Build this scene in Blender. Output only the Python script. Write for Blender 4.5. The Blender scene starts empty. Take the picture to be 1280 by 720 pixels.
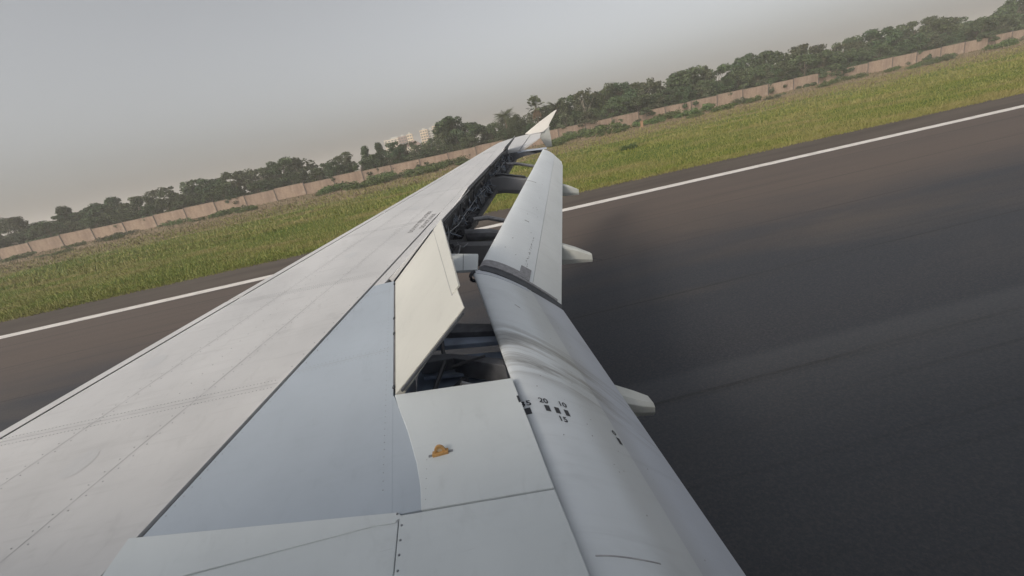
import bpy, bmesh, math, random
import numpy as np
from mathutils import Vector, Matrix

random.seed(7)
rng = np.random.default_rng(11)
sc = bpy.context.scene
C = sc.collection
R = math.radians
EYE = 4.3                      # height of the cabin window above the runway

# ------------------------------------------------------------------ camera, world, sun, exposure
cam = bpy.data.cameras.new('camera')
cam.lens = 15.3
cam.sensor_width = 36
cam.clip_start = 0.02
cam.clip_end = 6000
co = bpy.data.objects.new('camera', cam)
C.objects.link(co)
sc.camera = co
pt, rl, yw = R(19.06), R(12.0), R(4.0)
Fv = Vector((math.cos(pt) * math.sin(yw), math.cos(pt) * math.cos(yw), -math.sin(pt)))
R0 = Vector((math.cos(yw), -math.sin(yw), 0))
U0 = R0.cross(Fv)
Rv = R0 * math.cos(rl) - U0 * math.sin(rl)
Uv = U0 * math.cos(rl) + R0 * math.sin(rl)
co.matrix_world = Matrix(((Rv.x, Uv.x, -Fv.x, 0), (Rv.y, Uv.y, -Fv.y, 0), (Rv.z, Uv.z, -Fv.z, EYE), (0, 0, 0, 1)))

SUN = Vector((-.58, -.57, .52)).normalized()
w = bpy.data.worlds.new('World')
sc.world = w
w.use_nodes = True
nt = w.node_tree
nt.nodes.clear()
sky = nt.nodes.new('ShaderNodeTexSky')
sky.sky_type = 'NISHITA'
sky.sun_disc = False
sky.sun_elevation = math.asin(SUN.z)
sky.sun_rotation = math.atan2(SUN.x, SUN.y)
sky.air_density = 1.0
sky.dust_density = 4.3
sky.ozone_density = 1.0
hs = nt.nodes.new('ShaderNodeHueSaturation')
hs.inputs['Saturation'].default_value = .20
bg = nt.nodes.new('ShaderNodeBackground')
bg.inputs['Strength'].default_value = .145
wo = nt.nodes.new('ShaderNodeOutputWorld')
nt.links.new(sky.outputs[0], hs.inputs['Color'])
nt.links.new(hs.outputs[0], bg.inputs[0])
nt.links.new(bg.outputs[0], wo.inputs[0])

sd = bpy.data.lights.new('sun', 'SUN')
sd.energy = 1.8
sd.angle = R(12)
sd.color = (1.0, .86, .68)
so = bpy.data.objects.new('sun', sd)
C.objects.link(so)
so.rotation_euler = SUN.to_track_quat('Z', 'Y').to_euler()
so.location = (-40, -30, 60)

sc.view_settings.view_transform = 'Standard'
sc.view_settings.look = 'None'
sc.view_settings.exposure = 0
sc.view_settings.gamma = 1
sc.cycles.max_bounces = 6
sc.cycles.volume_bounces = 1

# ------------------------------------------------------------------ materials
class NB:
    """small helper around a node tree"""
    def __init__(s, name):
        s.m = bpy.data.materials.new(name)
        s.m.use_nodes = True
        s.t = s.m.node_tree
        s.b = s.t.nodes['Principled BSDF']
    def n(s, typ, **kw):
        nd = s.t.nodes.new(typ)
        for k, v in kw.items():
            if k in nd.inputs.keys() if isinstance(k, str) else False:
                nd.inputs[k].default_value = v
            else:
                setattr(nd, k, v)
        return nd
    def l(s, a, b):
        s.t.links.new(a, b)
    def coord(s, kind='Object'):
        return s.n('ShaderNodeTexCoord').outputs[kind]
    def mapping(s, src, scale=(1, 1, 1), loc=(0, 0, 0), rot=(0, 0, 0)):
        m = s.n('ShaderNodeMapping')
        m.inputs['Scale'].default_value = scale
        m.inputs['Location'].default_value = loc
        m.inputs['Rotation'].default_value = rot
        s.l(src, m.inputs['Vector'])
        return m.outputs[0]
    def noise(s, src, scale, detail=4, rough=.55, dist=0):
        nd = s.n('ShaderNodeTexNoise')
        nd.inputs['Scale'].default_value = scale
        nd.inputs['Detail'].default_value = detail
        nd.inputs['Roughness'].default_value = rough
        nd.inputs['Distortion'].default_value = dist
        s.l(src, nd.inputs['Vector'])
        return nd.outputs['Fac']
    def ramp(s, src, stops):
        nd = s.n('ShaderNodeValToRGB')
        e = nd.color_ramp.elements
        while len(e) < len(stops):
            e.new(.5)
        for i, (p, c) in enumerate(stops):
            e[i].position = p
            e[i].color = (*c, 1) if len(c) == 3 else c
        s.l(src, nd.inputs[0])
        return nd.outputs[0]
    def mix(s, fac, a, b, mode='MIX'):
        nd = s.n('ShaderNodeMix')
        nd.data_type = 'RGBA'
        nd.blend_type = mode
        for v, k in ((fac, 0), (a, 6), (b, 7)):
            if isinstance(v, (int, float)):
                nd.inputs[k].default_value = v
            elif isinstance(v, tuple):
                nd.inputs[k].default_value = (*v, 1)
            else:
                s.l(v, nd.inputs[k])
        return nd.outputs[2]
    def math(s, op, a, b=0, clamp=False):
        nd = s.n('ShaderNodeMath')
        nd.operation = op
        nd.use_clamp = clamp
        for i, v in enumerate((a, b)):
            if isinstance(v, (int, float)):
                nd.inputs[i].default_value = v
            else:
                s.l(v, nd.inputs[i])
        return nd.outputs[0]
    def maprange(s, v, a, b, c=0, d=1, smooth=True):
        nd = s.n('ShaderNodeMapRange')
        nd.interpolation_type = 'SMOOTHSTEP' if smooth else 'LINEAR'
        for i, x in enumerate((a, b, c, d)):
            nd.inputs[i + 1].default_value = x
        s.l(v, nd.inputs[0])
        return nd.outputs[0]
    def bump(s, h, strength=.2, dist=.01):
        nd = s.n('ShaderNodeBump')
        nd.inputs['Strength'].default_value = strength
        nd.inputs['Distance'].default_value = dist
        s.l(h, nd.inputs['Height'])
        s.l(nd.outputs[0], s.b.inputs['Normal'])
    def set(s, col=None, rough=None, metal=None, spec=None):
        for v, k in ((col, 'Base Color'), (rough, 'Roughness'), (metal, 'Metallic'), (spec, 'Specular IOR Level')):
            if v is None:
                continue
            if isinstance(v, (int, float)):
                s.b.inputs[k].default_value = v
            elif isinstance(v, tuple):
                s.b.inputs[k].default_value = (*v, 1)
            else:
                s.l(v, s.b.inputs[k])
        return s.m

def paint(name, col, rough=.42, dirt=.10, streak=.10, scale=1.0):
    """aircraft paint: base colour with broad patchy wear, airflow streaks and a faint waviness"""
    g = NB(name)
    c = g.coord()
    big = g.noise(g.mapping(c, (1, .7, 1)), 1.3 * scale, 5, .6)
    st = g.noise(g.mapping(c, (.8, 9, 1)), 2.2 * scale, 6, .65, .3)
    fine = g.noise(c, 70, 3)
    k = g.ramp(big, [(.32, tuple(x * (1 - dirt) for x in col)), (.68, tuple(min(1, x * (1 + dirt * .35)) for x in col))])
    k = g.mix(g.maprange(st, .5, .75, 0, streak), k, tuple(x * .55 for x in col))
    k = g.mix(g.maprange(fine, .55, .8, 0, .12), k, tuple(x * .8 for x in col))
    sm_ = g.noise(g.mapping(c, (2.2, 1, 1), (3.1, 7.7, 0)), 3.4 * scale, 7, .72, .8)
    k = g.mix(g.maprange(sm_, .52, .72, 0, .16 + streak * .5), k, tuple(x * .62 for x in col))
    sc_ = g.noise(g.mapping(c, (3, 90, 1), (1, 2, 0), (0, 0, R(12))), 1.0, 3, .6)
    k = g.mix(g.maprange(sc_, .66, .74, 0, .22), k, tuple(x * .6 for x in col))
    g.bump(g.noise(c, 3.0, 2), .08, .02)
    return g.set(k, g.maprange(big, .3, .7, rough - .06, rough + .1))

M = {}
M['wing'] = paint('wing_grey_paint', (.53, .53, .535), .42, .13, .22)
M['wing_blue'] = paint('wing_blue_grey_paint', (.34, .385, .455), .42, .08, .06)
M['panel'] = paint('trailing_panel_paint', (.55, .59, .61), .40, .08, .07)
M['inner'] = paint('inner_skin_paint', (.375, .425, .485), .40, .08, .06)
M['cream'] = paint('spoiler_cream_paint', (.52, .52, .485), .5, .10, .10, .8)
M['white'] = paint('white_paint', (.66, .64, .60), .45, .06, .04)
M['fairing'] = paint('fairing_paint', (.56, .58, .56), .42, .14, .12)
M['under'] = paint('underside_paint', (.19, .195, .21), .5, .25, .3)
M['fuselage'] = paint('fuselage_paint', (.72, .72, .72), .35, .05, .04, .3)

def flap_paint(name, col, sooty):
    g = NB(name)
    uv = g.n('ShaderNodeUVMap')
    uv.uv_map = 'flap'
    sep = g.n('ShaderNodeSeparateXYZ')
    g.l(uv.outputs[0], sep.inputs[0])
    Y, T = sep.outputs[0], sep.outputs[1]
    c = g.coord()
    big = g.noise(g.mapping(c, (1, .6, 1)), 1.6, 5, .6)
    k = g.ramp(big, [(.3, tuple(x * .9 for x in col)), (.7, tuple(x * 1.03 for x in col))])
    # airflow streaks that run along the chord
    s1 = g.noise(g.mapping(uv.outputs[0], (14, .9, 1)), 1.0, 6, .6, .25)
    k = g.mix(g.maprange(s1, .52, .8, 0, .28), k, tuple(x * .62 for x in col))
    s2 = g.noise(g.mapping(uv.outputs[0], (70, 1.6, 1)), 1.0, 3, .6)
    k = g.mix(g.maprange(s2, .55, .8, 0, .14), k, tuple(x * .6 for x in col))
    if sooty:
        # soot fans in a band of the span; they drift inboard towards the trailing edge
        bent = g.math('ADD', Y, g.math('MULTIPLY', g.math('POWER', T, 1.6), .38))
        cb = g.n('ShaderNodeCombineXYZ')
        g.l(bent, cb.inputs[0]); g.l(T, cb.inputs[1])
        s3 = g.noise(g.mapping(cb.outputs[0], (7.5, 1.1, 1), (.31, 0, 0)), 1.0, 6, .68, .35)
        band = g.math('MULTIPLY', g.maprange(bent, 2.38, 2.62), g.maprange(bent, 3.3, 2.95, 0, 1))
        fade = g.maprange(T, .95, .55, .15, 1)
        soot = g.math('MULTIPLY', g.math('MULTIPLY', g.maprange(s3, .42, .62), band), fade)
        k = g.mix(g.math('MULTIPLY', soot, .85), k, (.20, .20, .195))
        s5 = g.noise(g.mapping(cb.outputs[0], (26, 1.4, 1), (1.3, .4, 0)), 1.0, 4, .6, .1)
        k = g.mix(g.math('MULTIPLY', g.math('MULTIPLY', g.maprange(s5, .50, .66), band), .45), k, (.24, .24, .23))
        s4 = g.noise(g.mapping(cb.outputs[0], (2.4, 1.1, 1), (5.3, 1.7, 0)), 1.0, 4, .6)
        k = g.mix(g.maprange(s4, .52, .7, 0, .30), k, tuple(x * .62 for x in col))
        grime = g.math('MULTIPLY', g.maprange(T, .30, .46), g.maprange(T, .80, .60))
        k = g.mix(g.math('MULTIPLY', grime, .30), k, (.30, .295, .27))
    # darker towards the leading edge
    k = g.mix(g.maprange(T, .05, 0, 0, .25), k, tuple(x * .7 for x in col))
    g.bump(s1, .03, .01)
    return g.set(k, .4)

M['flap_in'] = flap_paint('inboard_flap_paint', (.67, .715, .755), True)
M['flap_in_te'] = flap_paint('inboard_flap_rear_shade_tone', (.57, .61, .68), True)  # flap colour made darker and bluer: painted shade of the steeper rear slope
M['flap_out'] = flap_paint('outboard_flap_paint', (.68, .72, .745), False)
M['flap_out_te'] = flap_paint('outboard_flap_rear_paint', (.69, .715, .71), False)

def plain(name, col, rough=.6, metal=0, var=.25, scale=12):
    g = NB(name)
    n = g.noise(g.coord(), scale, 4)
    return g.set(g.ramp(n, [(.3, tuple(x * (1 - var) for x in col)), (.7, tuple(x * (1 + var) for x in col))]), rough, metal)

M['cove'] = plain('cove_primer', (.11, .115, .13), .6, 0, .45, 6)
M['cove_blue'] = plain('cove_blue_grey', (.26, .31, .40), .5, 0, .3, 5)
M['spar'] = plain('spar_grey', (.15, .15, .155), .55, 0, .35, 5)
M['pipe'] = plain('bare_metal_pipe', (.26, .27, .29), .4, .6, .2)
M['pipe_dark'] = plain('dark_hose', (.04, .042, .05), .5)
M['wire'] = plain('blue_grey_wire', (.25, .29, .36), .45)
M['rubber'] = plain('rubber_seal', (.05, .055, .065), .6, 0, .3, 18)
M['strip'] = plain('worn_metal_strip', (.24, .24, .255), .45, .3, .25, 25)
M['black'] = plain('black_marking', (.02, .022, .03), .5, 0, .2)
M['text_grey'] = plain('faded_grey_marking', (.17, .165, .17), .5, 0, .3)
M['joint'] = plain('joint_line_grey', (.34, .345, .36), .5, 0, .3)
M['cover'] = paint('access_cover_paint', (.50, .505, .515), .38, .1, .1)
M['gap'] = plain('gap_sealant', (.06, .065, .075), .7)
M['orange'] = plain('orange_fitting', (.44, .25, .09), .5, 0, .2, 60)
M['brass'] = plain('pale_fitting_centre', (.50, .42, .30), .5)
M['fast'] = plain('fastener_grey', (.22, .23, .25), .45, .3)
M['bark'] = plain('tree_bark', (.13, .10, .075), .9, 0, .3, 3)
M['pale_bark'] = plain('pale_bark', (.33, .29, .24), .9, 0, .25, 3)
M['post'] = plain('dark_fence_post', (.10, .085, .08), .8)
M['marker'] = plain('orange_marker', (.32, .19, .11), .6)

def leaf_mat(name, a, b, c):
    g = NB(name)
    geo = g.n('ShaderNodeNewGeometry')
    oi = g.n('ShaderNodeObjectInfo')
    k = g.ramp(geo.outputs['Random Per Island'], [(0, a), (.55, b), (1, c)])
    hv = g.n('ShaderNodeHueSaturation')
    g.l(g.maprange(oi.outputs['Random'], 0, 1, .47, .515, False), hv.inputs['Hue'])
    g.l(g.maprange(oi.outputs['Random'], 0, 1, .75, 1.25, False), hv.inputs['Value'])
    g.l(k, hv.inputs['Color'])
    g.set(hv.outputs[0], .6, None, .25)
    g.b.inputs['Transmission Weight'].default_value = 0
    return g.m

M['leaf_dark'] = leaf_mat('foliage_dark', (.026, .048, .020), (.042, .070, .030), (.070, .098, .042))
M['leaf_mid'] = leaf_mat('foliage_mid', (.038, .060, .024), (.058, .085, .036), (.092, .118, .054))
M['leaf_dry'] = leaf_mat('foliage_dusty', (.050, .064, .032), (.075, .090, .048), (.115, .122, .072))
M['leaf_palm'] = leaf_mat('foliage_palm', (.045, .060, .025), (.070, .088, .038), (.11, .12, .06))
M['leaf_brown'] = leaf_mat('dead_fronds', (.13, .09, .055), (.19, .13, .08), (.24, .17, .11))
M['leaf_shrub'] = leaf_mat('foliage_shrub', (.045, .070, .022), (.070, .105, .032), (.11, .14, .05))
M['grass'] = leaf_mat('grass_blades', (.118, .142, .026), (.152, .170, .036), (.215, .205, .060))
def patchy(m, tint, sc_, amt):
    t = m.node_tree
    b = t.nodes['Principled BSDF']
    src = b.inputs['Base Color'].links[0].from_socket
    co_ = t.nodes.new('ShaderNodeTexCoord'); mp = t.nodes.new('ShaderNodeMapping'); mp.inputs['Scale'].default_value = (.5, 1, 1)
    nz = t.nodes.new('ShaderNodeTexNoise'); nz.inputs['Scale'].default_value = sc_; nz.inputs['Detail'].default_value = 7; nz.inputs['Roughness'].default_value = .62
    mr = t.nodes.new('ShaderNodeMapRange'); mr.inputs[1].default_value = .42; mr.inputs[2].default_value = .62; mr.inputs[4].default_value = amt
    mx = t.nodes.new('ShaderNodeMix'); mx.data_type = 'RGBA'; mx.inputs[7].default_value = (*tint, 1)
    t.links.new(co_.outputs['Object'], mp.inputs[0]); t.links.new(mp.outputs[0], nz.inputs['Vector']); t.links.new(nz.outputs['Fac'], mr.inputs[0])
    t.links.new(mr.outputs[0], mx.inputs[0]); t.links.new(src, mx.inputs[6]); t.links.new(mx.outputs[2], b.inputs['Base Color'])
patchy(M['grass'], (.23, .19, .08), .16, .8)
M['weed'] = leaf_mat('dry_weeds', (.11, .11, .04), (.17, .15, .07), (.24, .19, .11))

# ground
g = NB('ground_soil_and_turf')
c = g.coord()
sep = g.n('ShaderNodeSeparateXYZ'); g.l(c, sep.inputs[0])
n1 = g.noise(g.mapping(c, (.5, 1, 1)), .16, 7, .62)
n2 = g.noise(g.mapping(c, (.35, 1, 1)), .9, 5, .6)
n3 = g.noise(c, 7, 4)
turf = g.ramp(n1, [(.34, (.070, .110, .018)), (.50, (.125, .150, .030)), (.62, (.23, .19, .075))])
turf = g.mix(g.maprange(n3, .3, .7), turf, g.mix(.5, turf, (.06, .09, .018)))
rough_ = g.ramp(n2, [(.30, (.075, .095, .035)), (.42, (.13, .12, .055)), (.50, (.24, .175, .115)), (.8, (.30, .215, .15))])
yy = g.math('ADD', sep.outputs[1], g.math('MULTIPLY', g.math('SUBTRACT', n1, .5), 60))
k = g.mix(g.maprange(yy, 62, 84), turf, rough_)
g.bump(n3, .5, .06)
M['ground'] = g.set(k, .95, None, .1)

g = NB('runway_asphalt')
c = g.coord()
sep = g.n('ShaderNodeSeparateXYZ'); g.l(c, sep.inputs[0])
lane = g.noise(g.mapping(c, (.03, .7, 1)), 1.0, 6, .6)
blot = g.noise(g.mapping(c, (.12, .3, 1)), 1.0, 5, .6, .6)
grit = g.noise(c, 55, 3, .7)
yy = g.math('ADD', sep.outputs[1], g.math('ADD', g.math('MULTIPLY', g.math('SUBTRACT', lane, .5), 7), g.math('MULTIPLY', g.math('SUBTRACT', blot, .5), 6)))
k = g.mix(g.maprange(yy, 9.5, 17.5), (.028, .033, .044), (.098, .075, .063))
k = g.mix(g.maprange(sep.outputs[1], 6.25, 5.95, 0, .45), k, (.070, .076, .086))
k = g.mix(g.maprange(lane, .45, .7, 0, .45), k, g.mix(.5, k, (.03, .03, .032)))
k = g.mix(g.maprange(blot, .5, .72, 0, .25), k, (.10, .085, .072))
k = g.mix(g.maprange(grit, .35, .75, 0, .4), k, g.mix(.5, k, (.13, .12, .11)))
# paving lanes with sealed joints, rubber streaks along the runway
def joint(g, pos, period, width, wob):
    t = g.math('FRACT', g.math('DIVIDE', g.math('ADD', pos, g.math('MULTIPLY', wob, .25)), period))
    return g.maprange(g.math('ABSOLUTE', g.math('SUBTRACT', t, .5)), width / period, width * .35 / period)
jy = joint(g, sep.outputs[1], 3.75, .05, blot)
k = g.mix(g.math('MULTIPLY', jy, g.maprange(blot, .35, .6, .15, .6)), k, (.018, .018, .02))
st = g.noise(g.mapping(c, (.05, 4.5, 1)), 1.0, 5, .6)
k = g.mix(g.maprange(st, .54, .72, 0, .5), k, g.mix(.55, k, (.02, .02, .024)))
ag = g.noise(c, 22, 4, .75)
k = g.mix(g.maprange(ag, .4, .7, 0, .35), k, g.mix(.5, k, (.16, .145, .135)))
g.bump(grit, .3, .01)
M['asphalt'] = g.set(k, .78, None, .3)
g = NB('shoulder_asphalt')
c = g.coord()
blot = g.noise(g.mapping(c, (.1, .5, 1)), 1.0, 6, .65)
k = g.ramp(blot, [(.3, (.070, .058, .050)), (.7, (.11, .092, .078))])
M['shoulder'] = g.set(k, .9, None, .2)
g = NB('runway_white_paint')
c = g.coord()
wn = g.noise(g.mapping(c, (.6, 3, 1)), 2.0, 6, .7)
M['line'] = g.set(g.ramp(wn, [(.30, (.30, .27, .25)), (.42, (.55, .52, .49)), (.60, (.74, .71, .67))]), .7)

# boundary wall
g = NB('brick_wall_face')
c = g.coord()
bt = g.n('ShaderNodeTexBrick')
bt.inputs['Scale'].default_value = 2.2
bt.inputs['Color1'].default_value = (.25, .175, .125, 1)
bt.inputs['Color2'].default_value = (.34, .245, .18, 1)
bt.inputs['Mortar'].default_value = (.31, .25, .20, 1)
g.l(g.mapping(c, (1, 1, 1), rot=(R(90), 0, 0)), bt.inputs['Vector'])
oi = g.n('ShaderNodeObjectInfo')
st = g.noise(g.mapping(c, (.8, 1, .25)), .9, 6, .65, .4)
k = g.mix(g.maprange(st, .42, .62, 0, .7), bt.outputs[0], (.20, .14, .11))
k = g.mix(g.maprange(g.noise(c, .35, 4), .5, .7, 0, .5), k, (.46, .37, .30))
hv = g.n('ShaderNodeHueSaturation'); g.l(k, hv.inputs['Color'])
g.l(g.maprange(oi.outputs['Random'], 0, 1, .92, 1.06, False), hv.inputs['Value'])
M['wall'] = g.set(hv.outputs[0], .9)
M['coping'] = plain('wall_coping', (.25, .19, .15), .9)
M['bwhite'] = plain('building_pale_render', (.66, .58, .47), .8, 0, .06, .2)
M['bcream'] = plain('building_cream_render', (.70, .56, .40), .8, 0, .06, .2)
M['bgrey'] = plain('building_grey_recess', (.42, .42, .39), .8, 0, .08, .2)
M['bbrown'] = plain('building_brown_brick', (.30, .19, .15), .8, 0, .12, .2)
M['roof'] = plain('brown_roof', (.22, .14, .12), .8, 0, .2, .5)
g = NB('window_glass')
M['glass'] = g.set((.06, .07, .075), .15, None, .6)

# ------------------------------------------------------------------ object helpers
def link(name, me, parent=None, mat=None):
    o = bpy.data.objects.new(name, me)
    C.objects.link(o)
    if parent is not None:
        o.parent = parent
    if mat is not None and me is not None:
        if not me.materials:
            me.materials.append(mat)
    return o

def tag(o, label=None, cat=None, group=None, kind=None):
    for k_, v in (('label', label), ('category', cat), ('group', group), ('kind', kind)):
        if v:
            o[k_] = v
    return o

def empty(name, loc=(0, 0, 0), rz=0):
    o = bpy.data.objects.new(name, None)
    C.objects.link(o)
    o.location = loc
    o.rotation_euler.z = rz
    o.empty_display_size = .5
    return o

def mesh(name, vs, fs, mat=None, parent=None, smooth=False, bevel=0, label=None):
    me = bpy.data.meshes.new(name)
    me.from_pydata([tuple(v) for v in vs], [], fs)
    bm = bmesh.new(); bm.from_mesh(me)
    bmesh.ops.recalc_face_normals(bm, faces=bm.faces)
    bm.to_mesh(me); bm.free()
    if smooth:
        me.polygons.foreach_set('use_smooth', [True] * len(me.polygons))
        me.set_sharp_from_angle(angle=R(38))
    me.update()
    o = link(name, me, parent, mat)
    if bevel:
        b = o.modifiers.new('bevel', 'BEVEL'); b.width = bevel; b.segments = 2; b.limit_method = 'ANGLE'; b.angle_limit = R(40)
    if label:
        o['label'] = label
    return o

def box_geo(x0, x1, y0, y1, z0, z1):
    v = [(x, y, z) for x in (x0, x1) for y in (y0, y1) for z in (z0, z1)]
    f = [(0, 1, 3, 2), (4, 6, 7, 5), (0, 4, 5, 1), (2, 3, 7, 6), (0, 2, 6, 4), (1, 5, 7, 3)]
    return v, f

def join_geo(parts):
    V, F = [], []
    for v, f in parts:
        n = len(V); V += list(v); F += [tuple(i + n for i in q) for q in f]
    return V, F

def tube_geo(pts, r, n=6, r1=None):
    pts = [Vector(p) for p in pts]
    V, F = [], []
    m = len(pts)
    for i, p in enumerate(pts):
        d = (pts[min(i + 1, m - 1)] - pts[max(i - 1, 0)]).normalized()
        a = d.cross(Vector((0, 0, 1)))
        if a.length < .1: a = d.cross(Vector((1, 0, 0)))
        a.normalize(); b = d.cross(a)
        rr = r if r1 is None else r + (r1 - r) * i / (m - 1)
        for k_ in range(n):
            t = 2 * math.pi * k_ / n
            V.append(p + a * math.cos(t) * rr + b * math.sin(t) * rr)
    for i in range(m - 1):
        for k_ in range(n):
            k2 = (k_ + 1) % n
            F.append((i * n + k_, i * n + k2, (i + 1) * n + k2, (i + 1) * n + k_))
    F.append(tuple(range(n - 1, -1, -1))); F.append(tuple(range((m - 1) * n, m * n)))
    return V, F

def tube(name, pts, r, mat, parent, n=8, r1=None):
    v, f = tube_geo(pts, r, n, r1)
    return mesh(name, v, f, mat, parent, True)

def loft(name, rings, mat, parent, smooth=True, bevel=0, uvs=None, label=None):
    """closed loops of equal length joined into one solid, capped at both ends"""
    n = len(rings[0])
    V = [p for r_ in rings for p in r_]
    F = []
    for i in range(len(rings) - 1):
        for k_ in range(n):
            k2 = (k_ + 1) % n
            F.append((i * n + k_, i * n + k2, (i + 1) * n + k2, (i + 1) * n + k_))
    F.append(tuple(range(n))); F.append(tuple(range((len(rings) - 1) * n, len(rings) * n))[::-1])
    o = mesh(name, V, F, mat, parent, smooth, bevel, label)
    if uvs:
        me = o.data
        U = [u for r_ in uvs for u in r_]
        lay = me.uv_layers.new(name='flap')
        for lp in me.loops:
            lay.data[lp.index].uv = U[lp.vertex_index]
    return o

# ------------------------------------------------------------------ the setting
def sheet(name, x0, x1, y0, y1, z, mat, nx=1):
    V, F = [], []
    for i in range(nx + 1):
        x = x0 + (x1 - x0) * i / nx
        V += [(x, y0, z), (x, y1, z)]
    for i in range(nx):
        F.append((2 * i, 2 * i + 2, 2 * i + 3, 2 * i + 1))
    me = bpy.data.meshes.new(name)
    me.from_pydata(V, [], F)
    return tag(link(name, me, None, mat), kind='structure')

sheet('ground', -1500, 1500, -200, 1500, 0, M['ground'])
sheet('runway', -900, 900, -27, 23.4, .008, M['asphalt'], 4)
sheet('runway_shoulder', -900, 900, 23.4, 27.8, .012, M['shoulder'], 4)
sheet('runway_marking', -900, 900, 22.45, 23.2, .013, M['line'], 4)

# ------------------------------------------------------------------ the airliner
plane = empty('airliner', (0, 0, 0))
tag(plane, 'grey and white airliner wing with raised spoilers and lowered flaps beside the grass', 'airliner')

def S(Y, X=None):
    return EYE - 1.61 + .0914 * Y + .003 * max(0, Y - 9) ** 2

LEP = [(-5.6, -.4), (-1.56, 8.575), (-.92, 9.985), (-.16, 11.59), (.86, 13.6), (1.24, 14.34), (1.50, 14.73)]
def xle(Y):
    for (a, b), (c_, d) in zip(LEP, LEP[1:]):
        if Y <= d or (c_, d) == LEP[-1]:
            return a + (c_ - a) * (Y - b) / (d - b)
def xseam(Y):
    return -1.077 + .278 * (Y - 4.738)
def box_depth(Y):
    return max(.12, .62 - .038 * Y)

def strip(name, Ys, front, rear, mat, thick=.03, nx=2, dzr=0, bevel=.004, topz=S, parent=plane, label=None):
    """a panel between two spanwise lines, as a solid of the given thickness"""
    rings = []
    for Y in Ys:
        a, b = front(Y), rear(Y)
        top = [(a + (b - a) * i / nx, Y, topz(Y) + dzr * i / nx) for i in range(nx + 1)]
        rings.append(top + [(x, y, z - thick) for x, y, z in reversed(top)])
    return loft(name, rings, mat, parent, False, bevel, label=label)

def L(a, b):
    """X as a linear function of Y through two (X, Y) points"""
    return lambda Y: a[0] + (b[0] - a[0]) * (Y - a[1]) / (b[1] - a[1])

def lin(a, b, n):
    return [a + (b - a) * i / n for i in range(n + 1)]

# main box: rounded front, flat crown, deep rear spar face
rings = []
for Y in [-.3, .8, 2, 3.2, 4.4, 5.6, 7, 7.25, 8.4, 9.6, 10.8, 12, 13.2, 14.2]:
    a, b, dp = xle(Y) + .30, xseam(Y) - (.017 if Y < 7.1 else .001), box_depth(Y)
    ch = b - a
    z = S(Y)
    up = [(a + ch * t, Y, z - .012 * (1 - t / .02) * (1 if t < .02 else 0)) for t in (0, .004, .02, .12, .3, .5, .75, 1)]
    lo = [(b, Y, z - dp * .8), (a + ch * .7, Y, z - dp), (a + ch * .3, Y, z - dp * .95), (a, Y, z - dp * .6)]
    rings.append(up + lo)
loft('wing_skin', rings, M['wing'], plane)
# slats along the leading edge, five pieces
for Y0, Y1 in ((-.2, 2.2), (2.25, 5.2), (5.25, 8.2), (8.25, 11.2), (11.25, 14.15)):
    rings = []
    for Y in lin(Y0, Y1, 4):
        a, z = xle(Y), S(Y)
        d = min(.30, box_depth(Y))
        pr = [(.297, -.002), (.25, -.004), (.20, -.010), (.12, -.022), (.05, -.055), (.0, -.12), (.02, -.19), (.08, -.235), (.2, -.15), (.27, -.03)]
        rings.append([(a + x, Y, z + zz * d / .3) for x, zz in pr])
    loft('slat', rings, M['wing'], plane)

# rear skin between the box seam and the spoiler hinges
HIN = lambda Y: -.88 - (Y - 4.524) * .0925                        # inboard spoiler hinge line
HOUT = lambda Y: -.85 + .30 * (Y - 5)                             # outboard spoiler hinge line
strip('rear_skin', lin(1.60, 4.55, 5), lambda Y: xseam(Y) + .016, lambda Y: HIN(Y) - .012, M['inner'])
strip('rear_skin', [4.56, 5.4, 6.3, 7.0, 7.25, 8.5, 9.7, 10.9, 12.2, 12.95], lambda Y: xseam(Y) + (.016 if Y < 7.1 else .001), lambda Y: HOUT(Y) - .012, M['wing'])
strip('seam_strip', lin(1.6, 7.2, 6), lambda Y: xseam(Y) - .03, lambda Y: xseam(Y) + .03, M['gap'], .02, 1, 0, 0, lambda Y: S(Y) - .022)
# fillet panels by the fuselage
strip('root_panel', [-.15, .5, 1.1, 1.563], lambda Y: -1.95, lambda Y: -.592, M['panel'], .03, 3)
V = [(-1.93, 1.86), (-.592, 1.595), (-.575, 1.562), (-.597, 1.556), (-.60, 1.545), (-.70, 1.557), (-1.93, 1.57)]
def poly_slab(name, xy, mat, top=0.0, th=.012, bevel=.003, parent=plane, label=None):
    n = len(xy)
    vs = [(x, y, S(y) + top) for x, y in xy] + [(x, y, S(y) + top - th) for x, y in xy]
    fs = [tuple(range(n)), tuple(range(2 * n - 1, n - 1, -1))] + [(i, (i + 1) % n, n + (i + 1) % n, n + i) for i in range(n)]
    return mesh(name, vs, fs, mat, parent, False, bevel, label)
poly_slab('flange', V, M['panel'], .006, .02)
# blue-grey fixed skin with the curved edge, running under the two trailing panels
poly_slab('walkway_skin', [(-1.0, 2.49), (-.70, 2.49), (-.586, 2.116), (-.40, 1.86), (-.35, 1.57), (-1.0, 1.62)], M['inner'], -.001, .03, 0)
# trailing panel one: curved forward edge, straight sides
pe = [(-.692, 2.484), (-.66, 2.36), (-.586, 2.116), (-.524, 1.861), (-.498, 1.703), (-.489, 1.571), (.104, 1.503), (.080, 1.90), (.048, 2.356)]
poly_slab('trailing_panel', pe, M['panel'], .010, .022, .004)
poly_slab('trailing_panel', [(-.586, 1.574), (-.489, 1.563), (.105, 1.496), (.125, 1.25), (.16, .75), (.2, -.15), (-.586, -.15)], M['panel'], .008, .022, .004)
poly_slab('gap_filler', [(-.75, 1.60), (.10, 1.53), (.10, 1.47), (-.75, 1.53)], M['black'], -.012, .02, 0)
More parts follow.
